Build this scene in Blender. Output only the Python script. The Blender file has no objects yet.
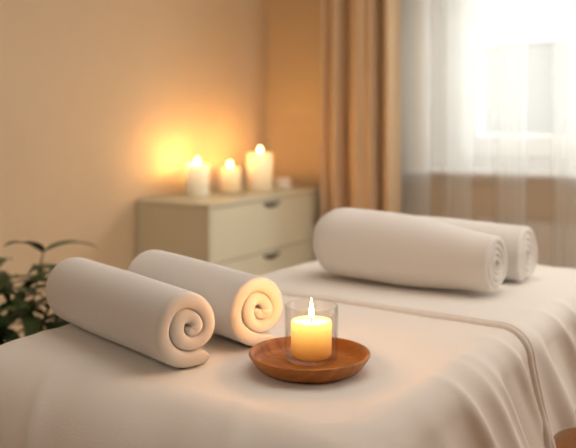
import bpy, bmesh, math, random
from mathutils import Vector, noise, Matrix

random.seed(7)
C = bpy.context.scene.collection
PI = math.pi
SN, CS = math.sin(math.radians(31)), math.cos(math.radians(31))

# ------------------------------------------------------------------ helpers
def tag(o, label=None, cat=None, group=None, kind=None):
    if label: o['label'] = label
    if cat: o['category'] = cat
    if group: o['group'] = group
    if kind: o['kind'] = kind
    return o

def empty(name, loc, rz=0.0):
    o = bpy.data.objects.new(name, None)
    o.empty_display_size = 0.05
    C.objects.link(o); o.location = loc; o.rotation_euler = (0, 0, rz)
    return o

def mesh(name, verts, faces, mat, parent=None, smooth=True, loc=None, rz=None):
    me = bpy.data.meshes.new(name)
    me.from_pydata([tuple(v) for v in verts], [], faces)
    me.validate(); me.update()
    bm = bmesh.new(); bm.from_mesh(me)
    bmesh.ops.recalc_face_normals(bm, faces=bm.faces)
    bm.to_mesh(me); bm.free()
    if smooth:
        for p in me.polygons: p.use_smooth = True
    o = bpy.data.objects.new(name, me); C.objects.link(o)
    if mat: me.materials.append(mat)
    if parent: o.parent = parent
    if loc is not None: o.location = loc
    if rz is not None: o.rotation_euler = (0, 0, rz)
    return o

def boxes(name, lst, mat, parent=None, bevel=0.0, loc=None, rz=None):
    """one mesh made of axis aligned boxes (x0,x1,y0,y1,z0,z1)"""
    bm = bmesh.new()
    for (x0, x1, y0, y1, z0, z1) in lst:
        vs = [bm.verts.new(p) for p in ((x0,y0,z0),(x1,y0,z0),(x1,y1,z0),(x0,y1,z0),(x0,y0,z1),(x1,y0,z1),(x1,y1,z1),(x0,y1,z1))]
        for f in ((0,3,2,1),(4,5,6,7),(0,1,5,4),(1,2,6,5),(2,3,7,6),(3,0,4,7)):
            bm.faces.new([vs[i] for i in f])
    if bevel > 0:
        bmesh.ops.bevel(bm, geom=list(bm.edges), offset=bevel, segments=3, profile=0.5, affect='EDGES')
    bmesh.ops.recalc_face_normals(bm, faces=bm.faces)
    me = bpy.data.meshes.new(name); bm.to_mesh(me); bm.free()
    me.materials.append(mat)
    o = bpy.data.objects.new(name, me); C.objects.link(o)
    if parent: o.parent = parent
    if loc is not None: o.location = loc
    if rz is not None: o.rotation_euler = (0, 0, rz)
    return o

def lathe(name, prof, mat, parent=None, seg=64, loc=None, wob=0.0, close=False):
    verts, faces = [], []
    n = len(prof)
    for k in range(seg):
        t = 2*PI*k/seg
        for (r, z) in prof:
            rr = r*(1 + wob*noise.noise(Vector((math.cos(t)*1.3, math.sin(t)*1.3, z*20))))
            verts.append((rr*math.cos(t), rr*math.sin(t), z))
    for k in range(seg):
        a, b = k*n, ((k+1) % seg)*n
        for i in range(n-1 if not close else n):
            j = (i+1) % n
            faces.append((a+i, b+i, b+j, a+j))
    bmv = bmesh.new()
    vv = [bmv.verts.new(v) for v in verts]
    for f in faces: bmv.faces.new([vv[i] for i in f])
    bmesh.ops.remove_doubles(bmv, verts=bmv.verts, dist=1e-6)
    bmesh.ops.recalc_face_normals(bmv, faces=bmv.faces)
    me = bpy.data.meshes.new(name); bmv.to_mesh(me); bmv.free()
    for p in me.polygons: p.use_smooth = True
    me.materials.append(mat)
    o = bpy.data.objects.new(name, me); C.objects.link(o)
    if parent: o.parent = parent
    if loc is not None: o.location = loc
    return o

def tube(name, pts, rad, mat, parent=None, seg=8):
    verts, faces = [], []
    for i, p in enumerate(pts):
        p = Vector(p)
        d = (Vector(pts[min(i+1, len(pts)-1)]) - Vector(pts[max(i-1, 0)])).normalized()
        u = d.cross(Vector((0.31, 0.9, 0.22))).normalized(); w = d.cross(u)
        r = rad[i] if isinstance(rad, (list, tuple)) else rad
        for k in range(seg):
            t = 2*PI*k/seg
            verts.append(p + u*(r*math.cos(t)) + w*(r*math.sin(t)))
    for i in range(len(pts)-1):
        for k in range(seg):
            k2 = (k+1) % seg
            faces.append((i*seg+k, i*seg+k2, (i+1)*seg+k2, (i+1)*seg+k))
    faces.append(tuple(range(seg))); faces.append(tuple((len(pts)-1)*seg+k for k in range(seg)))
    return mesh(name, verts, faces, mat, parent)

def sstep(a, b, x):
    t = max(0.0, min(1.0, (x-a)/(b-a))); return t*t*(3-2*t)

# ---------------------------------------------------------------- materials
def S(r, g, b):
    f = lambda c: ((c/255+0.055)/1.055)**2.4 if c/255 > 0.04045 else c/255/12.92
    return (f(r), f(g), f(b), 1)

def principled(name, col, rough=0.6, spec=0.3, **kw):
    m = bpy.data.materials.new(name); m.use_nodes = True
    b = m.node_tree.nodes['Principled BSDF']
    b.inputs['Base Color'].default_value = col
    b.inputs['Roughness'].default_value = rough
    b.inputs['Specular IOR Level'].default_value = spec
    for k, v in kw.items():
        b.inputs[k.replace('_', ' ')].default_value = v
    return m

def N(m, t): return m.node_tree.nodes.new(t)
def L(m, a, b): m.node_tree.links.new(a, b)
def P(m): return m.node_tree.nodes['Principled BSDF']

def add_bump(m, scale, dist, detail=3, strength=1.0, tex='NOISE', stretch=None):
    tc = N(m, 'ShaderNodeTexCoord')
    if tex == 'NOISE':
        t = N(m, 'ShaderNodeTexNoise'); t.inputs['Scale'].default_value = scale; t.inputs['Detail'].default_value = detail
        out = t.outputs['Fac']
    else:
        t = N(m, 'ShaderNodeTexVoronoi'); t.inputs['Scale'].default_value = scale
        out = t.outputs['Distance']
    if stretch:
        mp = N(m, 'ShaderNodeMapping'); mp.inputs['Scale'].default_value = stretch
        L(m, tc.outputs['Object'], mp.inputs['Vector']); L(m, mp.outputs['Vector'], t.inputs['Vector'])
    else:
        L(m, tc.outputs['Object'], t.inputs['Vector'])
    b = N(m, 'ShaderNodeBump'); b.inputs['Distance'].default_value = dist; b.inputs['Strength'].default_value = strength
    L(m, out, b.inputs['Height']); L(m, b.outputs['Normal'], P(m).inputs['Normal'])
    return t

def vary(m, c1, c2, scale, detail=4, stretch=None, lo=0.3, hi=0.7):
    tc = N(m, 'ShaderNodeTexCoord'); t = N(m, 'ShaderNodeTexNoise')
    t.inputs['Scale'].default_value = scale; t.inputs['Detail'].default_value = detail
    src = tc.outputs['Object']
    if stretch:
        mp = N(m, 'ShaderNodeMapping'); mp.inputs['Scale'].default_value = stretch
        L(m, src, mp.inputs['Vector']); src = mp.outputs['Vector']
    L(m, src, t.inputs['Vector'])
    r = N(m, 'ShaderNodeValToRGB')
    r.color_ramp.elements[0].position = lo; r.color_ramp.elements[0].color = c1
    r.color_ramp.elements[1].position = hi; r.color_ramp.elements[1].color = c2
    L(m, t.outputs['Fac'], r.inputs['Fac']); L(m, r.outputs['Color'], P(m).inputs['Base Color'])

M = {}
M['wall'] = principled('wall_paint', S(216, 186, 152), 0.55, 0.3)
vary(M['wall'], S(213, 188, 151), S(218, 193, 156), 2.0); add_bump(M['wall'], 180, 0.0006)
M['ceiling'] = principled('ceiling_paint', S(236, 228, 216), 0.8, 0.2); add_bump(M['ceiling'], 150, 0.0006)
M['trim'] = principled('white_trim', S(240, 236, 228), 0.4, 0.4)
M['frame'] = principled('window_white', S(244, 243, 240), 0.35, 0.4)
M['radiator'] = principled('radiator_enamel', S(232, 222, 206), 0.4, 0.4)
M['towel'] = principled('terry_cotton', S(240, 234, 226), 0.95, 0.1, Sheen_Weight=0.35, Sheen_Roughness=0.5)
add_bump(M['towel'], 650, 0.0014, detail=2)
M['sheet'] = principled('cotton_sheet', S(236, 229, 220), 0.85, 0.15, Sheen_Weight=0.15)
add_bump(M['sheet'], 700, 0.0005, detail=2)
M['blanket'] = principled('cotton_blanket', S(236, 228, 218), 0.9, 0.12, Sheen_Weight=0.2)
add_bump(M['blanket'], 600, 0.0007, detail=2)
M['vinyl'] = principled('taupe_upholstery', S(176, 152, 128), 0.5, 0.3); add_bump(M['vinyl'], 300, 0.0004)
M['drape'] = principled('beige_drape', S(208, 180, 144), 0.85, 0.15, Sheen_Weight=0.2)
add_bump(M['drape'], 500, 0.0006)
M['rod'] = principled('brushed_rod', S(170, 160, 146), 0.35, 0.5, Metallic=1.0)
M['cab'] = principled('cream_lacquer', S(226, 214, 190), 0.45, 0.35); vary(M['cab'], S(221, 214, 184), S(226, 219, 190), 3)
M['handle'] = principled('dark_bronze', S(78, 54, 34), 0.5, 0.3)
M['gap'] = principled('shadow_gap', S(90, 76, 60), 0.8, 0.1)
M['soil'] = principled('potting_soil', S(50, 36, 26), 0.95, 0.1); add_bump(M['soil'], 90, 0.01)
M['pot'] = principled('ceramic_pot', S(200, 184, 164), 0.5, 0.4); add_bump(M['pot'], 60, 0.001)
M['leaf'] = principled('dark_green_leaf', S(42, 62, 30), 0.4, 0.4)
vary(M['leaf'], S(30, 50, 20), S(56, 84, 34), 9, lo=0.35, hi=0.7)
M['stem'] = principled('green_stem', S(70, 80, 40), 0.5, 0.3)
M['wick'] = principled('burnt_wick', S(40, 28, 18), 0.9, 0.1)
M['building'] = principled('pale_render', S(128, 127, 123), 0.8, 0.2); add_bump(M['building'], 12, 0.004)
M['roofcap'] = principled('roof_coping', S(190, 188, 184), 0.8, 0.2)
M['paving'] = principled('outdoor_paving', S(170, 166, 160), 0.9, 0.1); add_bump(M['paving'], 8, 0.01)

def wood(name, c1, c2, stretch, scale=6, rough=0.45):
    m = principled(name, c1, rough, 0.35)
    vary(m, c1, c2, scale, 6, stretch, 0.3, 0.72)
    add_bump(m, scale*6, 0.0006, 4, stretch=stretch)
    return m
M['bowl'] = wood('acacia_wood', S(156, 90, 34), S(196, 124, 54), (3, 30, 3), 4, 0.32)
M['bedwood'] = wood('beech_wood', S(150, 104, 66), S(176, 128, 86), (2, 2, 20), 4)

# plank floor
m = principled('plank_floor', S(160, 112, 72), 0.45, 0.35); M['floor'] = m
tc = N(m, 'ShaderNodeTexCoord'); br = N(m, 'ShaderNodeTexBrick'); mp = N(m, 'ShaderNodeMapping')
mp.inputs['Rotation'].default_value = (0, 0, PI/2)
br.inputs['Scale'].default_value = 1.0; br.inputs['Brick Width'].default_value = 1.2; br.inputs['Row Height'].default_value = 0.14
br.inputs['Mortar Size'].default_value = 0.003
br.inputs['Color1'].default_value = S(156, 110, 72); br.inputs['Color2'].default_value = S(176, 128, 86); br.inputs['Mortar'].default_value = S(84, 56, 36)
L(m, tc.outputs['Object'], mp.inputs['Vector']); L(m, mp.outputs['Vector'], br.inputs['Vector']); L(m, br.outputs['Color'], P(m).inputs['Base Color'])

# thin clear glass: transparent film with fresnel reflection
def thin_glass(name, tint, refl=1.0):
    m = bpy.data.materials.new(name); m.use_nodes = True
    nt = m.node_tree; nt.nodes.clear()
    out = N(m, 'ShaderNodeOutputMaterial'); mix = N(m, 'ShaderNodeMixShader'); tr = N(m, 'ShaderNodeBsdfTransparent'); gl = N(m, 'ShaderNodeBsdfGlossy')
    lw = N(m, 'ShaderNodeLayerWeight'); lw.inputs['Blend'].default_value = 0.5
    pw = N(m, 'ShaderNodeMath'); pw.operation = 'POWER'; pw.inputs[1].default_value = 4.0
    mu = N(m, 'ShaderNodeMath'); mu.operation = 'MULTIPLY_ADD'; mu.inputs[1].default_value = refl; mu.inputs[2].default_value = 0.03
    tr.inputs['Color'].default_value = tint; gl.inputs['Roughness'].default_value = 0.03
    L(m, lw.outputs['Facing'], pw.inputs[0]); L(m, pw.outputs[0], mu.inputs[0]); L(m, mu.outputs[0], mix.inputs[0])
    L(m, tr.outputs[0], mix.inputs[1]); L(m, gl.outputs[0], mix.inputs[2]); L(m, mix.outputs[0], out.inputs[0])
    return m
M['glass'] = thin_glass('candle_glass', (0.97, 0.96, 0.94, 1), 0.8)
M['pane'] = thin_glass('window_glass', (0.97, 0.98, 0.98, 1), 0.5)

# sheer voile: partly see-through, partly translucent, denser at grazing angles
m = bpy.data.materials.new('sheer_voile'); m.use_nodes = True; M['sheer'] = m
nt = m.node_tree; nt.nodes.clear()
out = N(m, 'ShaderNodeOutputMaterial'); mix = N(m, 'ShaderNodeMixShader'); tr = N(m, 'ShaderNodeBsdfTransparent')
mix2 = N(m, 'ShaderNodeMixShader'); df = N(m, 'ShaderNodeBsdfDiffuse'); tl = N(m, 'ShaderNodeBsdfTranslucent')
df.inputs['Color'].default_value = (0.90, 0.92, 0.91, 1); tl.inputs['Color'].default_value = (0.92, 0.94, 0.92, 1)
mix2.inputs[0].default_value = 0.5
lw = N(m, 'ShaderNodeLayerWeight'); lw.inputs['Blend'].default_value = 0.4
mr = N(m, 'ShaderNodeMapRange'); mr.inputs['To Min'].default_value = 0.20; mr.inputs['To Max'].default_value = 0.95
L(m, lw.outputs['Facing'], mr.inputs['Value']); L(m, mr.outputs[0], mix.inputs[0])
L(m, df.outputs[0], mix2.inputs[1]); L(m, tl.outputs[0], mix2.inputs[2])
L(m, tr.outputs[0], mix.inputs[1]); L(m, mix2.outputs[0], mix.inputs[2]); L(m, mix.outputs[0], out.inputs[0])

# lit wax: subsurface scattering plus flame glow painted in as emission, fading downwards
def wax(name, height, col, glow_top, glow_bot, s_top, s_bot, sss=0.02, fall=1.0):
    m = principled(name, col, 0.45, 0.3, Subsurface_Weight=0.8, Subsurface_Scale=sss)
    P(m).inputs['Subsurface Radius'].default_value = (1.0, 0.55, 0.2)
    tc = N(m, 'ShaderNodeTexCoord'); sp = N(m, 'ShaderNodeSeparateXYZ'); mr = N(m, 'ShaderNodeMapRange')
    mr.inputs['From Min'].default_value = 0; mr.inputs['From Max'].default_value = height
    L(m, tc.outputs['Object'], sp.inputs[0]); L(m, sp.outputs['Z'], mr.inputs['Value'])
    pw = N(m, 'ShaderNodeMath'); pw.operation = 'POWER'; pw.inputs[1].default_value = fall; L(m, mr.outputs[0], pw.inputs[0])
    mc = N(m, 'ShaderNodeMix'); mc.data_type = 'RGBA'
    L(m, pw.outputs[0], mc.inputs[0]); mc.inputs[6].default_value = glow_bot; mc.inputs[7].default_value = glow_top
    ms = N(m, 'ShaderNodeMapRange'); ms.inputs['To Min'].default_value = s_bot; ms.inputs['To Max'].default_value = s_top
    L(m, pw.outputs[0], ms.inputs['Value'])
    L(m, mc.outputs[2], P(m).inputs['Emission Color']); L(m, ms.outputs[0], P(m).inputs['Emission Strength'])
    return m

def flame_mat(name, strength, col=(1.0, 0.62, 0.22, 1)):
    m = bpy.data.materials.new(name); m.use_nodes = True
    m.node_tree.nodes.clear()
    out = N(m, 'ShaderNodeOutputMaterial'); ad = N(m, 'ShaderNodeAddShader'); em = N(m, 'ShaderNodeEmission'); tr = N(m, 'ShaderNodeBsdfTransparent')
    em.inputs['Color'].default_value = col; em.inputs['Strength'].default_value = strength
    L(m, em.outputs[0], ad.inputs[0]); L(m, tr.outputs[0], ad.inputs[1]); L(m, ad.outputs[0], out.inputs[0])
    return m
M['flame'] = flame_mat('candle_flame', 14)

# ------------------------------------------------------------------ the room
XL, XR, YN, YF, H = -2.87, 1.5, -1.7, 4.51, 2.65
T = 0.12
W0, W1, WZ0, WZ1 = -1.80, 0.04, 0.86, 2.32
FL = .225   # the fixed frame is wider on the curtain side
def struct(o): o['kind'] = 'structure'; return o
struct(boxes('floor', [(XL-T, XR+T, YN-T, YF+T, -0.1, 0)], M['floor']))
struct(boxes('ceiling', [(XL-T, XR+T, YN-T, YF+T, H, H+0.1)], M['ceiling']))
struct(boxes('wall_left', [(XL-T, XL, YN-T, YF+T, 0, H)], M['wall']))
struct(boxes('wall_right', [(XR, XR+T, YN-T, YF+T, 0, H)], M['wall']))
struct(boxes('wall_near', [(XL, XR, YN-T, YN, 0, H)], M['wall']))
struct(boxes('wall_far', [(XL, W0, YF, YF+T+.06, 0, H), (W1, XR, YF, YF+T+.06, 0, H), (W0, W1, YF, YF+T+.06, 0, WZ0), (W0, W1, YF, YF+T+.06, WZ1, H)], M['wall']))
struct(boxes('baseboard_left', [(XL, XL+.015, YN, YF, 0, .09)], M['trim']))
struct(boxes('baseboard_far', [(XL+.015, XR, YF-.015, YF, 0, .09)], M['trim']))

# window with two casements
win = empty('window_1', ((W0+W1)/2, YF+.13, WZ0)); struct(win)
def wl(lst): # to local
    c = win.location
    return [(a-c.x, b-c.x, d-c.y, e-c.y, f-c.z, g-c.z) for (a, b, d, e, f, g) in lst]
y0, y1 = YF+.08, YF+.15
boxes('window_frame', wl([(W0, W0+FL, y0, y1, WZ0, WZ1), (W1-.1, W1, y0, y1, WZ0, WZ1), (W0+FL, W1-.1, y0, y1, WZ0, WZ0+.10), (W0+FL, W1-.1, y0, y1, WZ1-.1, WZ1)]), M['frame'], win, 0.004)
mid = (W0+FL-.1+W1)/2
for (a, b) in ((W0+FL, mid), (mid, W1-.1)):
    st = .125
    sash = boxes('sash', wl([(a, a+st, y0-.02, y1-.01, WZ0+.10, WZ1-.1), (b-st, b, y0-.02, y1-.01, WZ0+.10, WZ1-.1), (a+st, b-st, y0-.02, y1-.01, WZ0+.10, WZ0+.225), (a+st, b-st, y0-.02, y1-.01, WZ1-.22, WZ1-.1)]), M['frame'], win, 0.006)
    boxes('pane', wl([(a+st-.01, b-st+.01, YF+.112, YF+.114, WZ0+.215, WZ1-.21)]), M['pane'], sash)
boxes('window_handle', wl([(mid-.075, mid-.05, y0-.032, y0-.02, 1.48, 1.55), (mid-.07, mid-.055, y0-.05, y0-.03, 1.5, 1.515), (mid-.07, mid-.055, y0-.06, y0-.046, 1.40, 1.515)]), M['rod'], win, 0.003)
boxes('window_sill', wl([(W0-.06, W1+.06, YF-.10, YF+.09, WZ0-.0, WZ0+.025)]), M['frame'], win, 0.006)

# panel radiator below the window
rad = empty('radiator', (-.62, YF-.056, 0)); tag(rad, 'cream panel radiator on the wall below the window sill', 'radiator')
pts = [(-.80, .80, -.012, .012, .14, .60)]
x = -.78
while x < .78:
    pts.append((x, x+.028, -.018, -.010, .17, .57)); x += .052
boxes('radiator_panel', pts, M['radiator'], rad, 0.002)
boxes('top_grille', [(-.80, .80, -.012, .030, .602, .612)], M['radiator'], rad, 0.002)
for bx_ in (-.5, .46):
    for bz_ in (.5, .18):
        boxes('wall_bracket', [(bx_, bx_+.04, .012, .05, bz_, bz_+.08)], M['radiator'], rad)
for sx in (-.7, .7):
    boxes('support_foot', [(sx-.02, sx+.02, -.012, .03, 0, .16)], M['radiator'], rad, 0.002)

# outside
boxes('ground', [(-14, 14, YF+.6, 40, -.3, -.05)], M['paving'])['kind'] = 'structure'
bld = empty('neighbouring_building', (-5, 22, -.05)); tag(bld, 'pale rendered building seen hazily through the window', 'building')
boxes('facade', [(-8, 14, 0, 6, 0, 3.35)], M['building'], bld)
boxes('parapet', [(-8.1, 14.1, -.1, 6.1, 3.35, 3.55)], M['roofcap'], bld, .02)

# ------------------------------------------------------------------ curtains
def curtain_curve(x0, x1, per, amp, ov, jit, seed):
    rnd = random.Random(seed)
    n = int((x1-x0)/per*40)
    out = []
    for i in range(n+1):
        t = i/40.0
        k = noise.noise(Vector((t*0.7, seed, 0)))
        ph = 2*PI*t + 0.5*k
        x = x0 + per*t + ov*per*math.sin(2*ph)*0.5 + jit*per*k
        y = amp*math.cos(ph)*(1+.35*noise.noise(Vector((t*.5, seed+5, 2)))) + .25*amp*math.sin(2*ph+k)
        out.append((x, y, t))
    return out

def curtain(name, x0, x1, yc, z0, z1, per, amp, ov, jit, seed, mat, parent):
    cv = curtain_curve(x0, x1, per, amp, ov, jit, seed)
    nz = 36
    verts, faces = [], []
    for j in range(nz+1):
        f = j/nz; z = z0+(z1-z0)*f
        for (x, y, t) in cv:
            sc = 1.0 - .35*sstep(.8, 1, f)
            dx = .012*noise.noise(Vector((x*3, z*.9, seed)))*(1-f)
            dy = .014*noise.noise(Vector((x*4, z*1.2, seed+9)))
            verts.append((x+dx, yc + y*sc + dy, z))
    n = len(cv)
    for j in range(nz):
        for i in range(n-1):
            faces.append((j*n+i, j*n+i+1, (j+1)*n+i+1, (j+1)*n+i))
    return mesh(name, verts, faces, mat, parent)

rod = tag(boxes('curtain_track', [(-2.62, .9, 4.27, 4.30, 2.56, 2.59), (-2.62, .9, 4.385, 4.41, 2.56, 2.59)] + [(xx-.02, xx+.02, 4.27, 4.41, 2.585, H) for xx in (-2.5, -1.6, -.7, .2, .8)], M['trim'], None, 0.002), 'white double curtain track under the ceiling above the window', 'curtain track')
d = empty('drape_curtain', (-2.15, 4.27, .01)); tag(d, 'heavy beige opaque drape hanging in deep folds beside the window', 'curtain')
def bearing_p(px, a):
    q = (px-288)/800.0
    return a*(CS*q-SN)/(CS+SN*q)
folds = [(319, .03), (324, -.035), (330, .012), (337, -.045), (346, .065), (353, -.03), (360, -.055), (367, -.035), (373, -.05), (381, .075), (386, -.03), (391, -.05), (395, .02), (398, .04)]
def drape_curve():
    out = []
    for (p0, h0), (p1, h1) in zip(folds[:-1], folds[1:]):
        x0_, x1_ = bearing_p(p0, 4.27)+2.15, bearing_p(p1, 4.27)+2.15
        for i in range(12):
            t = i/12
            out.append((x0_+(x1_-x0_)*t, h0+(h1-h0)*(.5-.5*math.cos(PI*t)), x0_))
    return out
_cc = curtain_curve
curtain_curve = lambda *a_: drape_curve()
c = curtain('drape_fabric', 0, 1, 0, 0, 2.55, 1, 1, 0, 0, 3, M['drape'], d)
curtain_curve = _cc
s = empty('sheer_curtain', (-1.1, 4.375, .01)); tag(s, 'translucent white sheer curtain veiling the window', 'curtain')
# gathered strips of dense small folds with flat see-through spans between them
def bearing_p(px, a):
    q = (px-288)/800.0
    return a*(CS*q-SN)/(CS+SN*q)
strips = [(bearing_p(c_, 4.375)+1.1, bearing_p(c_+w_, 4.375)+1.1) for (c_, w_) in ((388, 44), (444, 27), (496, 30), (554, 28), (606, 34), (664, 40), (728, 40), (800, 50))]
def sheer_curve():
    out = []
    x = strips[0][0]; end = strips[-1][1]
    while x < end:
        env = 0; cnt = 0; x0_ = 0; w_ = 1
        for k, (a_, b_) in enumerate(strips):
            e_ = sstep(a_-.012, a_+.02, x)*(1-sstep(b_-.02, b_+.012, x))
            if e_ > env: env = e_; x0_ = a_; w_ = b_-a_
        y = .026*env*math.sin(2*PI*(x-x0_)/.036 + 1.2*noise.noise(Vector((x*9, 1, 2)))) + .010*math.sin(x*13)
        out.append((x, y, x)); x += .0022
    return out
_cc = curtain_curve
curtain_curve = lambda *a_: sheer_curve()
curtain('sheer_fabric', 0, 1, 0, 0, 2.55, 1, 1, 0, 0, 12, M['sheer'], s)
curtain_curve = _cc

# ------------------------------------------------------------------ dresser
DX0, DX1, DY0, DY1, DH = -2.862, -2.386, 3.21, 4.37, .75
dr = empty('dresser', ((DX0+DX1)/2, (DY0+DY1)/2, 0)); tag(dr, 'low cream two-column-free chest of drawers against the left wall', 'dresser')
dr['label'] = 'low cream chest of drawers with dark cup pulls against the wall'
hx, hy = (DX1-DX0)/2, (DY1-DY0)/2
b = .02
boxes('carcass', [(-hx, hx, -hy, -hy+b, .0, DH-.022), (-hx, hx, hy-b, hy, .0, DH-.022), (-hx, -hx+.01, -hy+b, hy-b, .05, DH-.022), (-hx+.01, hx-.03, -hy+b, hy-b, .06, .08), (hx-.05, hx-.035, -hy+b, hy-b, .0, .06)], M['cab'], dr, 0.0015)
boxes('interior', [(-hx+.012, hx-.03, -hy+b, hy-b, .085, DH-.024)], M['gap'], dr)
boxes('dresser_top', [(-hx, hx+.004, -hy-.003, hy+.003, DH-.02, DH)], M['cab'], dr, 0.003)
def cup_handle(parent, zc, x):
    # half-round cup pull
    verts, faces = [], []
    n, mrows = 20, 8
    for j in range(mrows+1):
        ph = (PI/2)*j/mrows
        for i in range(n+1):
            th = PI*i/n
            y = .082*math.cos(th)*(.35+.65*math.sin(ph) if j else .35)
            zz = -.030*math.sin(th)*(.0+1.0*math.sin(ph))
            xx = .026*math.cos(ph)
            verts.append((x+xx, y, zc+.014+zz*1.0))
    for j in range(mrows):
        for i in range(n):
            a = j*(n+1)+i
            faces.append((a, a+1, a+n+2, a+n+1))
    top = len(verts)
    h = mesh('handle', verts, faces, M['handle'], parent)
    sd = h.modifiers.new('thick', 'SOLIDIFY'); sd.thickness = .004
    return h
zt = DH-.026
dh = (zt-.085)/2 - .004
dh = .281
for k in range(2):
    z1 = zt - k*(dh+.006); z0 = z1-dh
    if k == 1: z0 = max(z0, .10)
    dw = boxes('drawer', [(hx-.03, hx, -hy+b+.004, hy-b-.004, z0, z1)], M['cab'], dr, 0.003)
    cup_handle(dw, z1-.026, hx)
boxes('plinth', [(hx-.03, hx-.012, -hy+b+.004, hy-b-.004, .0, zt-2*(dh+.006))], M['cab'], dr, 0.002)

# ------------------------------------------------------------------ candles
LIGHTS = []
def flame_mesh(parent, r, h, z, name='flame', mat=None):
    prof = []
    for i in range(15):
        t = i/14
        rr = r*(math.sin(PI*min(1, t**.6*.98+.02)))**.9*(1-.35*t) if 0 < i < 14 else 0
        prof.append((rr, z+h*t))
    return lathe(name, prof, mat or M['flame'], parent, 20)

def pool_profile(r, h, well, rim, rb=.004):
    # wax body with rounded shoulder and a shallow melt pool
    p = [(0, 0), (r-rb, 0), (r, rb)]
    for i in range(1, 6): p.append((r, rb+(h-rb-.006)*i/6))
    for i in range(6):
        t = PI/2*i/5
        p.append((r-rim/2+rim/2*math.cos(t), h-.006+.006*math.sin(t)))
    p += [(r-rim, h-.0025), (r-rim*1.5, h-well), (r*.35, h-well*1.1), (0, h-well*1.1)]
    return p

def point(loc, energy, col, rad, parent=None):
    l = bpy.data.lights.new('flame_light', 'POINT'); l.energy = energy; l.color = col; l.shadow_soft_size = rad
    o = bpy.data.objects.new('flame_light', l); C.objects.link(o); o.location = loc
    if parent: o.parent = parent
    return o

WARM = (1.0, 0.50, 0.16)
def pillar(name, loc, r, h, mat, fl_r, fl_h, energy, label, group=None, glass=None, lit=True):
    e = empty(name, loc); tag(e, label, 'candle', group)
    z = 0
    if glass:
        gr, gh = glass
        z = .006
        lathe('glass_cup', [(0, 0), (gr-.004, 0), (gr, .004), (gr, gh-.001), (gr-.001, gh), (gr-.0022, gh-.001), (gr-.0022, .007), (gr-.004, .0055), (0, .0055)], M['glass'], e, 72)
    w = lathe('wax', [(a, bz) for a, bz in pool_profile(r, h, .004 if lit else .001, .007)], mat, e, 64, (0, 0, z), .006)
    tube('wick', [(0, 0, z+h-.006), (.0005, 0, z+h+.004), (.002, .001, z+h+.010)], .0012, M['wick'], e)
    if lit:
        flame_mesh(e, fl_r, fl_h, z+h+.003)
        point((0, 0, z+h+.003+fl_h*.75), energy, WARM, fl_r*.8, e)
    return e

def on_dresser(px, depth):
    """point on the dresser top at 'depth' metres in front of the wall, at a given bearing from the camera"""
    r = (px-288)/800.0
    p = XL+depth
    a = p*(CS+SN*r)/(CS*r-SN)
    return Vector((p, a, DH))
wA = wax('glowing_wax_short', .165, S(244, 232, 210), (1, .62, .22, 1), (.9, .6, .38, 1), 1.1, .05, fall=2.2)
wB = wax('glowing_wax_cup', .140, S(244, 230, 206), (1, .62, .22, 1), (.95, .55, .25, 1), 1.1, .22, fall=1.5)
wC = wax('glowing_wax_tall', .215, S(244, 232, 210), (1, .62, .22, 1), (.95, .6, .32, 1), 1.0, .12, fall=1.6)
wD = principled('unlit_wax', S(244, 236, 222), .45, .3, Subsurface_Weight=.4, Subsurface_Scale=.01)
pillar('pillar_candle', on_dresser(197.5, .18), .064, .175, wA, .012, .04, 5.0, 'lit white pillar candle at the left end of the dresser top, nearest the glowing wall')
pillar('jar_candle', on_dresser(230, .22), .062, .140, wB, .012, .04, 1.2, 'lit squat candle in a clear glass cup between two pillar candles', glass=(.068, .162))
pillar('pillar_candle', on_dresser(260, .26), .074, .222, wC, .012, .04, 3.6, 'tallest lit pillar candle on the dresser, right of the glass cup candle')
pillar('votive_candle', on_dresser(283, .31), .05, .065, wD, 0, 0, 0, 'small short unlit white candle on the dresser beside the tallest candle', lit=False)

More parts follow.
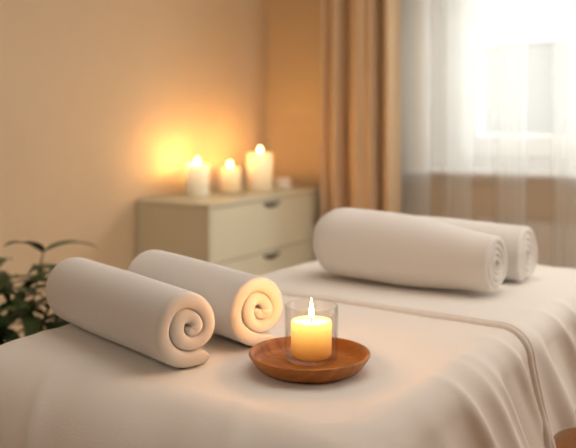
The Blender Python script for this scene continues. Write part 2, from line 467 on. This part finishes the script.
# ------------------------------------------------------------------ treatment bed
BR = -math.radians(3.5)
BC = Vector((-.838, 1.3, 0))
BT = .75            # top of the sheet
def bed_w(u, v, z=0):  # bed-local to world
    c, s_ = math.cos(BR), math.sin(BR)
    return Vector((BC.x + u*c - v*s_, BC.y + u*s_ + v*c, z))
HU, V0, V1 = .412, -.46, 1.12
RR, RC, RN = .055, .05, .14
FLARE = .22
HEM = .335
def sheet_pos(u, v, off=0.0):
    # rounded rectangle; the near end rolls over with a larger radius than the other sides
    yn, yf = V0+RN+RC, V1-RR-RC
    cv, ay = (yn+yf)/2, (yf-yn)/2
    x, y = u, v-cv
    ax = HU-RR-RC
    qx, qy = abs(x)-ax, abs(y)-ay
    mx, my = max(qx, 0), max(qy, 0)
    ln = math.hypot(mx, my)
    d = ln-RC
    top = BT + .0016*noise.noise(Vector((u*5, v*5, 0))) + .0012*noise.noise(Vector((u*14+v*6, v*9, 3)))
    if ln < 1e-6:
        return Vector((u, v, top+off))
    n = Vector((mx*(1 if x > 0 else -1), my*(1 if y > 0 else -1))) / ln
    rr = RR+(RN-RR)*max(0, -n.y)**2
    bx, by = x-n.x*d, y-n.y*d
    dd = max(d, 0)
    ph = min(dd/rr, PI/2)
    o = rr*math.sin(ph); dn = rr*(1-math.cos(ph))
    if d < 0: o = d
    e = max(0, d-rr*PI/2)
    # folds: ridges fanning from the edge, slanting as they fall
    tx, ty = -n.y, n.x
    sl = -.45*max(0, d)
    sx, sy = bx+tx*sl, by+ty*sl
    f1 = noise.noise(Vector((sx*9, sy*9, .4+d*.6)))
    f2 = 1-abs(noise.noise(Vector((sx*9+7, sy*9+3, 2.2+d*.7))))*2.6
    fold = .045*f1*sstep(.02, .30, d) + .024*max(0, f2)**1.5*sstep(-.03, .12, d)
    if n.x > .5: fold *= 1-.85*math.exp(-((by+cv+sl*0-HEM)/.075)**2)
    w = math.cos(ph)
    o += FLARE*e + (fold+off)*(1-w)
    dn += e*.96
    return Vector((bx+n.x*o, by+cv+n.y*o, top-dn+(fold*.5+off)*w))

def sheet_off(u, v, off):
    if off == 0: return sheet_pos(u, v)
    h = .004
    nn = (sheet_pos(u+h, v)-sheet_pos(u-h, v)).cross(sheet_pos(u, v+h)-sheet_pos(u, v-h))
    return sheet_pos(u, v) + nn.normalized()*off

def cloth_grid(name, us, vs, off, mat, parent, loc):
    verts, faces = [], []
    nu = len(us)
    for v in vs:
        for u in us: verts.append(sheet_off(u, v, off))
    for j in range(len(vs)-1):
        for i in range(nu-1):
            faces.append((j*nu+i, j*nu+i+1, (j+1)*nu+i+1, (j+1)*nu+i))
    return mesh(name, verts, faces, mat, parent)
def lin(a, b, st):
    n = max(2, int((b-a)/st)); return [a+(b-a)*i/n for i in range(n+1)]
DROP = .30
bed_loc = (BC.x, BC.y, 0)
sh = cloth_grid('bed_sheet', lin(-HU-DROP, HU+.20, .006), lin(V0-DROP, V1+DROP, .006), 0, M['sheet'], None, None)
sh.location = bed_loc; sh.rotation_euler = (0, 0, BR)
tag(sh, 'smooth white sheet covering the treatment bed, draping in folds over its sides', 'bed sheet')
HEM = .335
bk = empty('blanket', bed_loc, BR); tag(bk, 'thin white blanket spread over the near part of the bed, hemmed edge crossing it', 'blanket')
cloth_grid('blanket_cloth', lin(-HU-.55, HU+.55, .007), lin(V0-.34, HEM, .007), .005, M['blanket'], bk, None)
# double-ridged hem
us = lin(-HU-.55, HU+.55, .004)
prof = []
for i in range(17):
    t = i/16
    prof.append((HEM-.026+.030*t, .0045+.0085*(abs(math.sin(2*PI*t)))**.7))
verts, faces = [], []
for u in us:
    for (v, o) in prof: verts.append(sheet_off(u, v, o))
npf = len(prof)
for j in range(len(us)-1):
    for i in range(npf-1):
        faces.append((j*npf+i, j*npf+i+1, (j+1)*npf+i+1, (j+1)*npf+i))
mesh('hem', verts, faces, M['blanket'], bk)

tb = empty('treatment_bed', bed_loc, BR); tag(tb, 'padded treatment bed on wooden frame under the white sheet', 'bed')
boxes('cushion', [(-HU+.035, HU-.035, V0+.06, V1-.035, .38, BT-.010)], M['vinyl'], tb, .06)
boxes('bed_frame', [(-HU+.06, HU-.06, V0+.09, V1-.06, .28, .38)], M['bedwood'], tb, .008)
for su in (-1, 1):
    for vv in (V0+.16, V1-.12):
        boxes('leg', [(su*(HU-.11)-.035, su*(HU-.11)+.035, vv-.035, vv+.035, 0, .29)], M['bedwood'], tb, .006)

# ------------------------------------------------------------------ rolled towels
def rolled_towel(near, ang, length, R0, R1, turns, pitch_frac, label, group, th0, zbase, seed, hand=1, end_round=.045, squash=.93, tilt=0):
    """spiral strip swept along local +X from the open end (x=0) to the folded end; ang = heading of +X"""
    rnd = random.Random(seed)
    ths = [.012*i for i in range(26)]
    tot = 2*PI*turns
    while ths[-1] < tot-.45: ths.append(ths[-1]+.14)
    ths += [tot-.40+.4*i/8 for i in range(9)]
    NT = len(ths)-1
    t_layer = pitch_frac            # layer pitch as a fraction of the radius
    # centre line of spiral, outer end first
    cl = []
    for i in range(NT+1):
        th = ths[i]
        r = 1 - t_layer/2 - t_layer*th/(2*PI)*1.0
        # first bit of the flap lies flat outward
        cl.append((th, r))
    def layer_pt(th, r):
        a = th0 + hand*th
        if a < -PI/2: r = r/math.cos(a+PI/2)**.65
        k = 1 + .045*noise.noise(Vector((math.cos(a)*.9, math.sin(a)*.9, seed + th*.05)))
        y = r*k*math.cos(a); z = r*k*math.sin(a)
        q_ = 1-min(1, r)
        y += .22*q_*z; z *= 1-.10*q_
        return y, z
    nsl = []
    eb = .0085
    for i in range(9): nsl.append(eb*(1-math.cos(PI/2*i/8)))
    for i in range(1, 25): nsl.append(eb+(length-2*eb)*i/25)
    for i in range(9): nsl.append(length-eb+eb*math.sin(PI/2*i/8))
    verts, faces = [], []
    loopn = None
    for si, x in enumerate(nsl):
        f = x/length
        R = R0+(R1-R0)*sstep(0.0, .5, f)
        # overall shoulders
        q = max(0, (x-(length-end_round))/end_round); sh_f = math.sqrt(max(0, 1-q*q*.75)) if q > 0 else 1
        q0 = max(0, (.012-x)/.012); sh_n = 1-.03*q0*q0
        e = min(x, length-x); kk = min(1, e/eb)
        hfac = math.sqrt(max(0, 1-(1-kk)**2))*.94+.06
        loop_o, loop_i = [], []
        for idx, (th, r) in enumerate(cl):
            ht = t_layer/2*hfac*.985
            # rounded strip ends
            dend = min(th, (tot-th)*.5)*max(r, .3)
            hw = t_layer/2
            if dend < hw: ht *= math.sqrt(max(.02, 1-(1-dend/hw)**2))
            xo = .006*noise.noise(Vector((th*.55, seed, 1))) + (.010 if th < 2*PI else 0)*0
            for lst, rr in ((loop_o, r+ht), (loop_i, r-ht)):
                y, z = layer_pt(th, max(rr, .02))
                y *= R*sh_f*sh_n; z *= R*sh_f*sh_n
                z *= squash if z < 0 else 1
                lump = 1+.03*noise.noise(Vector((x*7, y*6, z*6+seed)))
                lst.append(Vector((x + xo*(1-2*f), y*lump, z*lump)))
        loop = loop_o + loop_i[::-1]
        loopn = len(loop)
        verts += loop
    ns = len(nsl)
    for s_ in range(ns-1):
        for i in range(loopn):
            j = (i+1) % loopn
            faces.append((s_*loopn+i, s_*loopn+j, (s_+1)*loopn+j, (s_+1)*loopn+i))
    for s_ in (0, ns-1):
        for i in range(NT):
            faces.append((s_*loopn+i, s_*loopn+i+1, s_*loopn+loopn-2-i, s_*loopn+loopn-1-i))
    # settle on the bed: flatten the underside a little
    zmin = min(v.z for v in verts)
    fl = zmin+.07*R0
    out = []
    for v in verts:
        z = v.z
        if z < fl: z = fl + (z-fl)*.25
        out.append(Vector((v.x, v.y, z)))
    # follow the taper so that the whole underside rests
    def zb(x0, x1): 
        zz = [v.z for v in out if x0 <= v.x <= x1]; return min(zz)
    za, zc = zb(.02, .08), zb(length-.13, length-.06)
    for v in out:
        v.z -= za + (zc-za)*(v.x-.05)/(length-.145)
    lo = min(v.z for v in out)
    for v in out: v.z -= lo
    o = mesh('rolled_towel', out, faces, M['towel'])
    o.location = (near[0], near[1], zbase)
    o.rotation_euler = (0, 0, ang)
    ss = o.modifiers.new('sub', 'SUBSURF'); ss.levels = 1; ss.render_levels = 1
    tag(o, label, 'towel', group)
    return o

ZB = BT+.0065
GN, GF = 'rolled towels at the near end of the bed', 'rolled towels at the far end of the bed'
a1 = math.radians(165)
rolled_towel((-.823, 1.058), math.radians(161), .47, .077, .081, 2.3, .36, 'front rolled white towel left of the wooden dish, loose flap on the sheet', GN, math.radians(-122), ZB, 3, hand=1, end_round=.05)
rolled_towel((-.79, 1.222), math.radians(160), .435, .0765, .078, 2.45, .345, 'rolled white towel behind the wooden dish, its open end lit orange by the candle', GN, math.radians(-118), ZB, 8, hand=1, end_round=.05)
rolled_towel((-.555, 1.90), math.radians(176), .50, .077, .104, 4.0, .2, 'thick rolled white towel at the far end, in front of its twin', GF, math.radians(-60), BT+.0065, 14, hand=1, end_round=.09)
rolled_towel((-.535, 2.11), math.radians(176), .50, .083, .088, 4.0, .2, 'rolled white towel at the far end, half hidden behind the thicker roll', GF, math.radians(-60), BT+.0065, 21, hand=1, end_round=.09)

# ------------------------------------------------------------------ dish and candle on the bed
PC = Vector((-.657, 1.163, BT+.0065))
bowl = lathe('wooden_dish', [(0, 0), (.078, 0), (.084, .002), (.0905, .008), (.0975, .018), (.1015, .0245), (.1012, .0268), (.0985, .0275), (.0955, .0262), (.0915, .018), (.087, .0105), (.082, .0075), (.076, .0065), (0, .0062)], M['bowl'], None, 96, PC)
tag(bowl, 'round shallow brown wooden dish on the bed holding a lit candle', 'dish')
fwd = Vector((-SN, CS, 0))
cp = PC + fwd*.028 + Vector((CS, SN, 0))*.004 + Vector((0, 0, .0068))
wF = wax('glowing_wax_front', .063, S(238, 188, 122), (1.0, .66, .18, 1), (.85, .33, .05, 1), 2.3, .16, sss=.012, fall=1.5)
e = empty('glass_candle', cp); tag(e, 'lit yellow pillar candle in a clear straight glass standing in the wooden dish', 'candle')
gr, gh = .0455, .092
lathe('glass_cup', [(0, 0), (gr-.003, 0), (gr, .003), (gr, gh-.001), (gr-.0009, gh), (gr-.002, gh-.001), (gr-.002, .006), (gr-.004, .0045), (0, .0045)], M['glass'], e, 96)
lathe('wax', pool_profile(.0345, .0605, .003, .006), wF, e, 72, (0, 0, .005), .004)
tube('wick', [(0, 0, .060), (.0003, 0, .068), (.0015, .0005, .076)], .0009, M['wick'], e)
flame_mesh(e, .0048, .036, .069)
point((0, 0, .085), 1.0, (1.0, .44, .14), .006, e)

# ------------------------------------------------------------------ potted plant
pp = empty('potted_plant', (-2.06, 1.72, 0)); tag(pp, 'leafy dark green potted plant on the floor left of the bed', 'plant')
lathe('pot', [(0, 0), (.12, 0), (.13, .01), (.165, .30), (.168, .31), (.16, .312), (.152, .30), (.148, .27), (0, .27)], M['pot'], pp, 48)
lathe('soil', [(0, .275), (.08, .279), (.149, .272)], M['soil'], pp, 32)
rnd = random.Random(5)
lv, lf, sv = [], [], []
stems = []
def leaf(base, dirv, length, width, droop):
    d0 = dirv.normalized()
    side = d0.cross(Vector((0, 0, 1)))
    if side.length < .1: side = Vector((1, 0, 0))
    side.normalize()
    n = 10
    st = len(lv)
    p = base.copy(); d = d0.copy()
    for i in range(n+1):
        t = i/n
        w = width*(math.sin(PI*min(1, t**.75))**.8)*.5 if 0 < i < n else .0008
        up = side.cross(d).normalized()
        for k, x in enumerate((-1, 0, 1)):
            lv.append(p + side*(x*w) + up*(abs(x)*w*.28))
        p = p + d*(length/n)
        d = (d + Vector((0, 0, -droop/n))).normalized()
    for i in range(n):
        for k in range(2):
            a = st+i*3+k
            lf.append((a, a+1, a+4, a+3))
for k in range(15):
    az = 2*PI*k/15*2.4 + rnd.uniform(-.3, .3)
    lean = rnd.uniform(.10, .5)
    hgt = rnd.uniform(.26, .46)
    pts = []
    b0 = Vector((.05*math.cos(az), .05*math.sin(az), .27))
    for i in range(8):
        t = i/7
        pts.append(b0 + Vector((math.cos(az)*lean*hgt*t**1.5, math.sin(az)*lean*hgt*t**1.5, hgt*t)))
    stems.append(pts)
    for j, i in enumerate((3, 4, 5, 6, 7, 7)):
        la = az + (j*2.4) + rnd.uniform(-.5, .5)
        el = rnd.uniform(.15, .75)
        dv = Vector((math.cos(la)*math.cos(el), math.sin(la)*math.cos(el), math.sin(el)))
        leaf(pts[i], dv, rnd.uniform(.18, .27), rnd.uniform(.045, .06), rnd.uniform(.6, 1.5))
fo = mesh('foliage', lv, lf, M['leaf'], pp)
for pts in stems: tube('stem', pts, [.006-.0005*i for i in range(8)], M['stem'], pp, 6)

# ------------------------------------------------------------------ light
w = bpy.data.worlds.new('overcast_sky'); bpy.context.scene.world = w; w.use_nodes = True
bg = w.node_tree.nodes['Background']; bg.inputs['Color'].default_value = (1.0, .985, .96, 1); bg.inputs['Strength'].default_value = 5.2

def area(name, loc, target, sx, sy, energy, col):
    l = bpy.data.lights.new(name, 'AREA'); l.shape = 'RECTANGLE'; l.size = sx; l.size_y = sy; l.energy = energy; l.color = col
    o = bpy.data.objects.new(name, l); C.objects.link(o); o.location = loc
    o.rotation_euler = (Vector(target)-Vector(loc)).to_track_quat('-Z', 'Y').to_euler()
    return o
pr = area('window_portal', ((W0+W1)/2, YF+.2, 1.6), ((W0+W1)/2, 0, 1.6), 1.76, 1.46, 1, (1, 1, 1)); pr.data.cycles.is_portal = True
area('ceiling_fill', (-.7, 2.5, 2.6), (-.9, 2.7, 0), 2.4, 2.4, 31, (1, .98, .94))  # added fill under the ceiling, no fixture modelled
area('right_side_fill', (XR-.06, 3.0, 1.6), (-2.5, 3.0, 1.0), 1.6, 1.6, 34, (1, 1, .98))  # added fill at the solid right wall, for dresser front and left wall
area('sheer_backlight', (.9, 6.6, 3.5), (-1.4, 4.4, 1.5), 3.0, 2.0, 470, (.97, .99, 1))  # added lamp outside the window to brighten the sheer from behind
area('front_fill', (-1.2, -.9, 2.5), (-1.0, 1.4, .8), 1.4, 1.4, 12, (1, .97, .92))  # added fill from the near end of the room, lifts front faces

# ------------------------------------------------------------------ camera
cam = bpy.data.cameras.new('camera'); co = bpy.data.objects.new('camera', cam); C.objects.link(co)
co.location = (0, 0, 1.17); co.rotation_euler = (PI/2, 0, math.radians(31))
cam.lens = 50; cam.sensor_width = 36; cam.sensor_fit = 'HORIZONTAL'; cam.shift_y = -104/576
cam.clip_start = .05; cam.clip_end = 200
cam.dof.use_dof = True; cam.dof.focus_distance = 1.36; cam.dof.aperture_fstop = 2.8
sc = bpy.context.scene
sc.camera = co
sc.view_settings.view_transform = 'Standard'
sc.view_settings.look = 'None'
sc.view_settings.exposure = 0
sc.cycles.use_denoising = True
sc.cycles.sample_clamp_indirect = 6
sc.cycles.max_bounces = 10
sc.cycles.transparent_max_bounces = 24
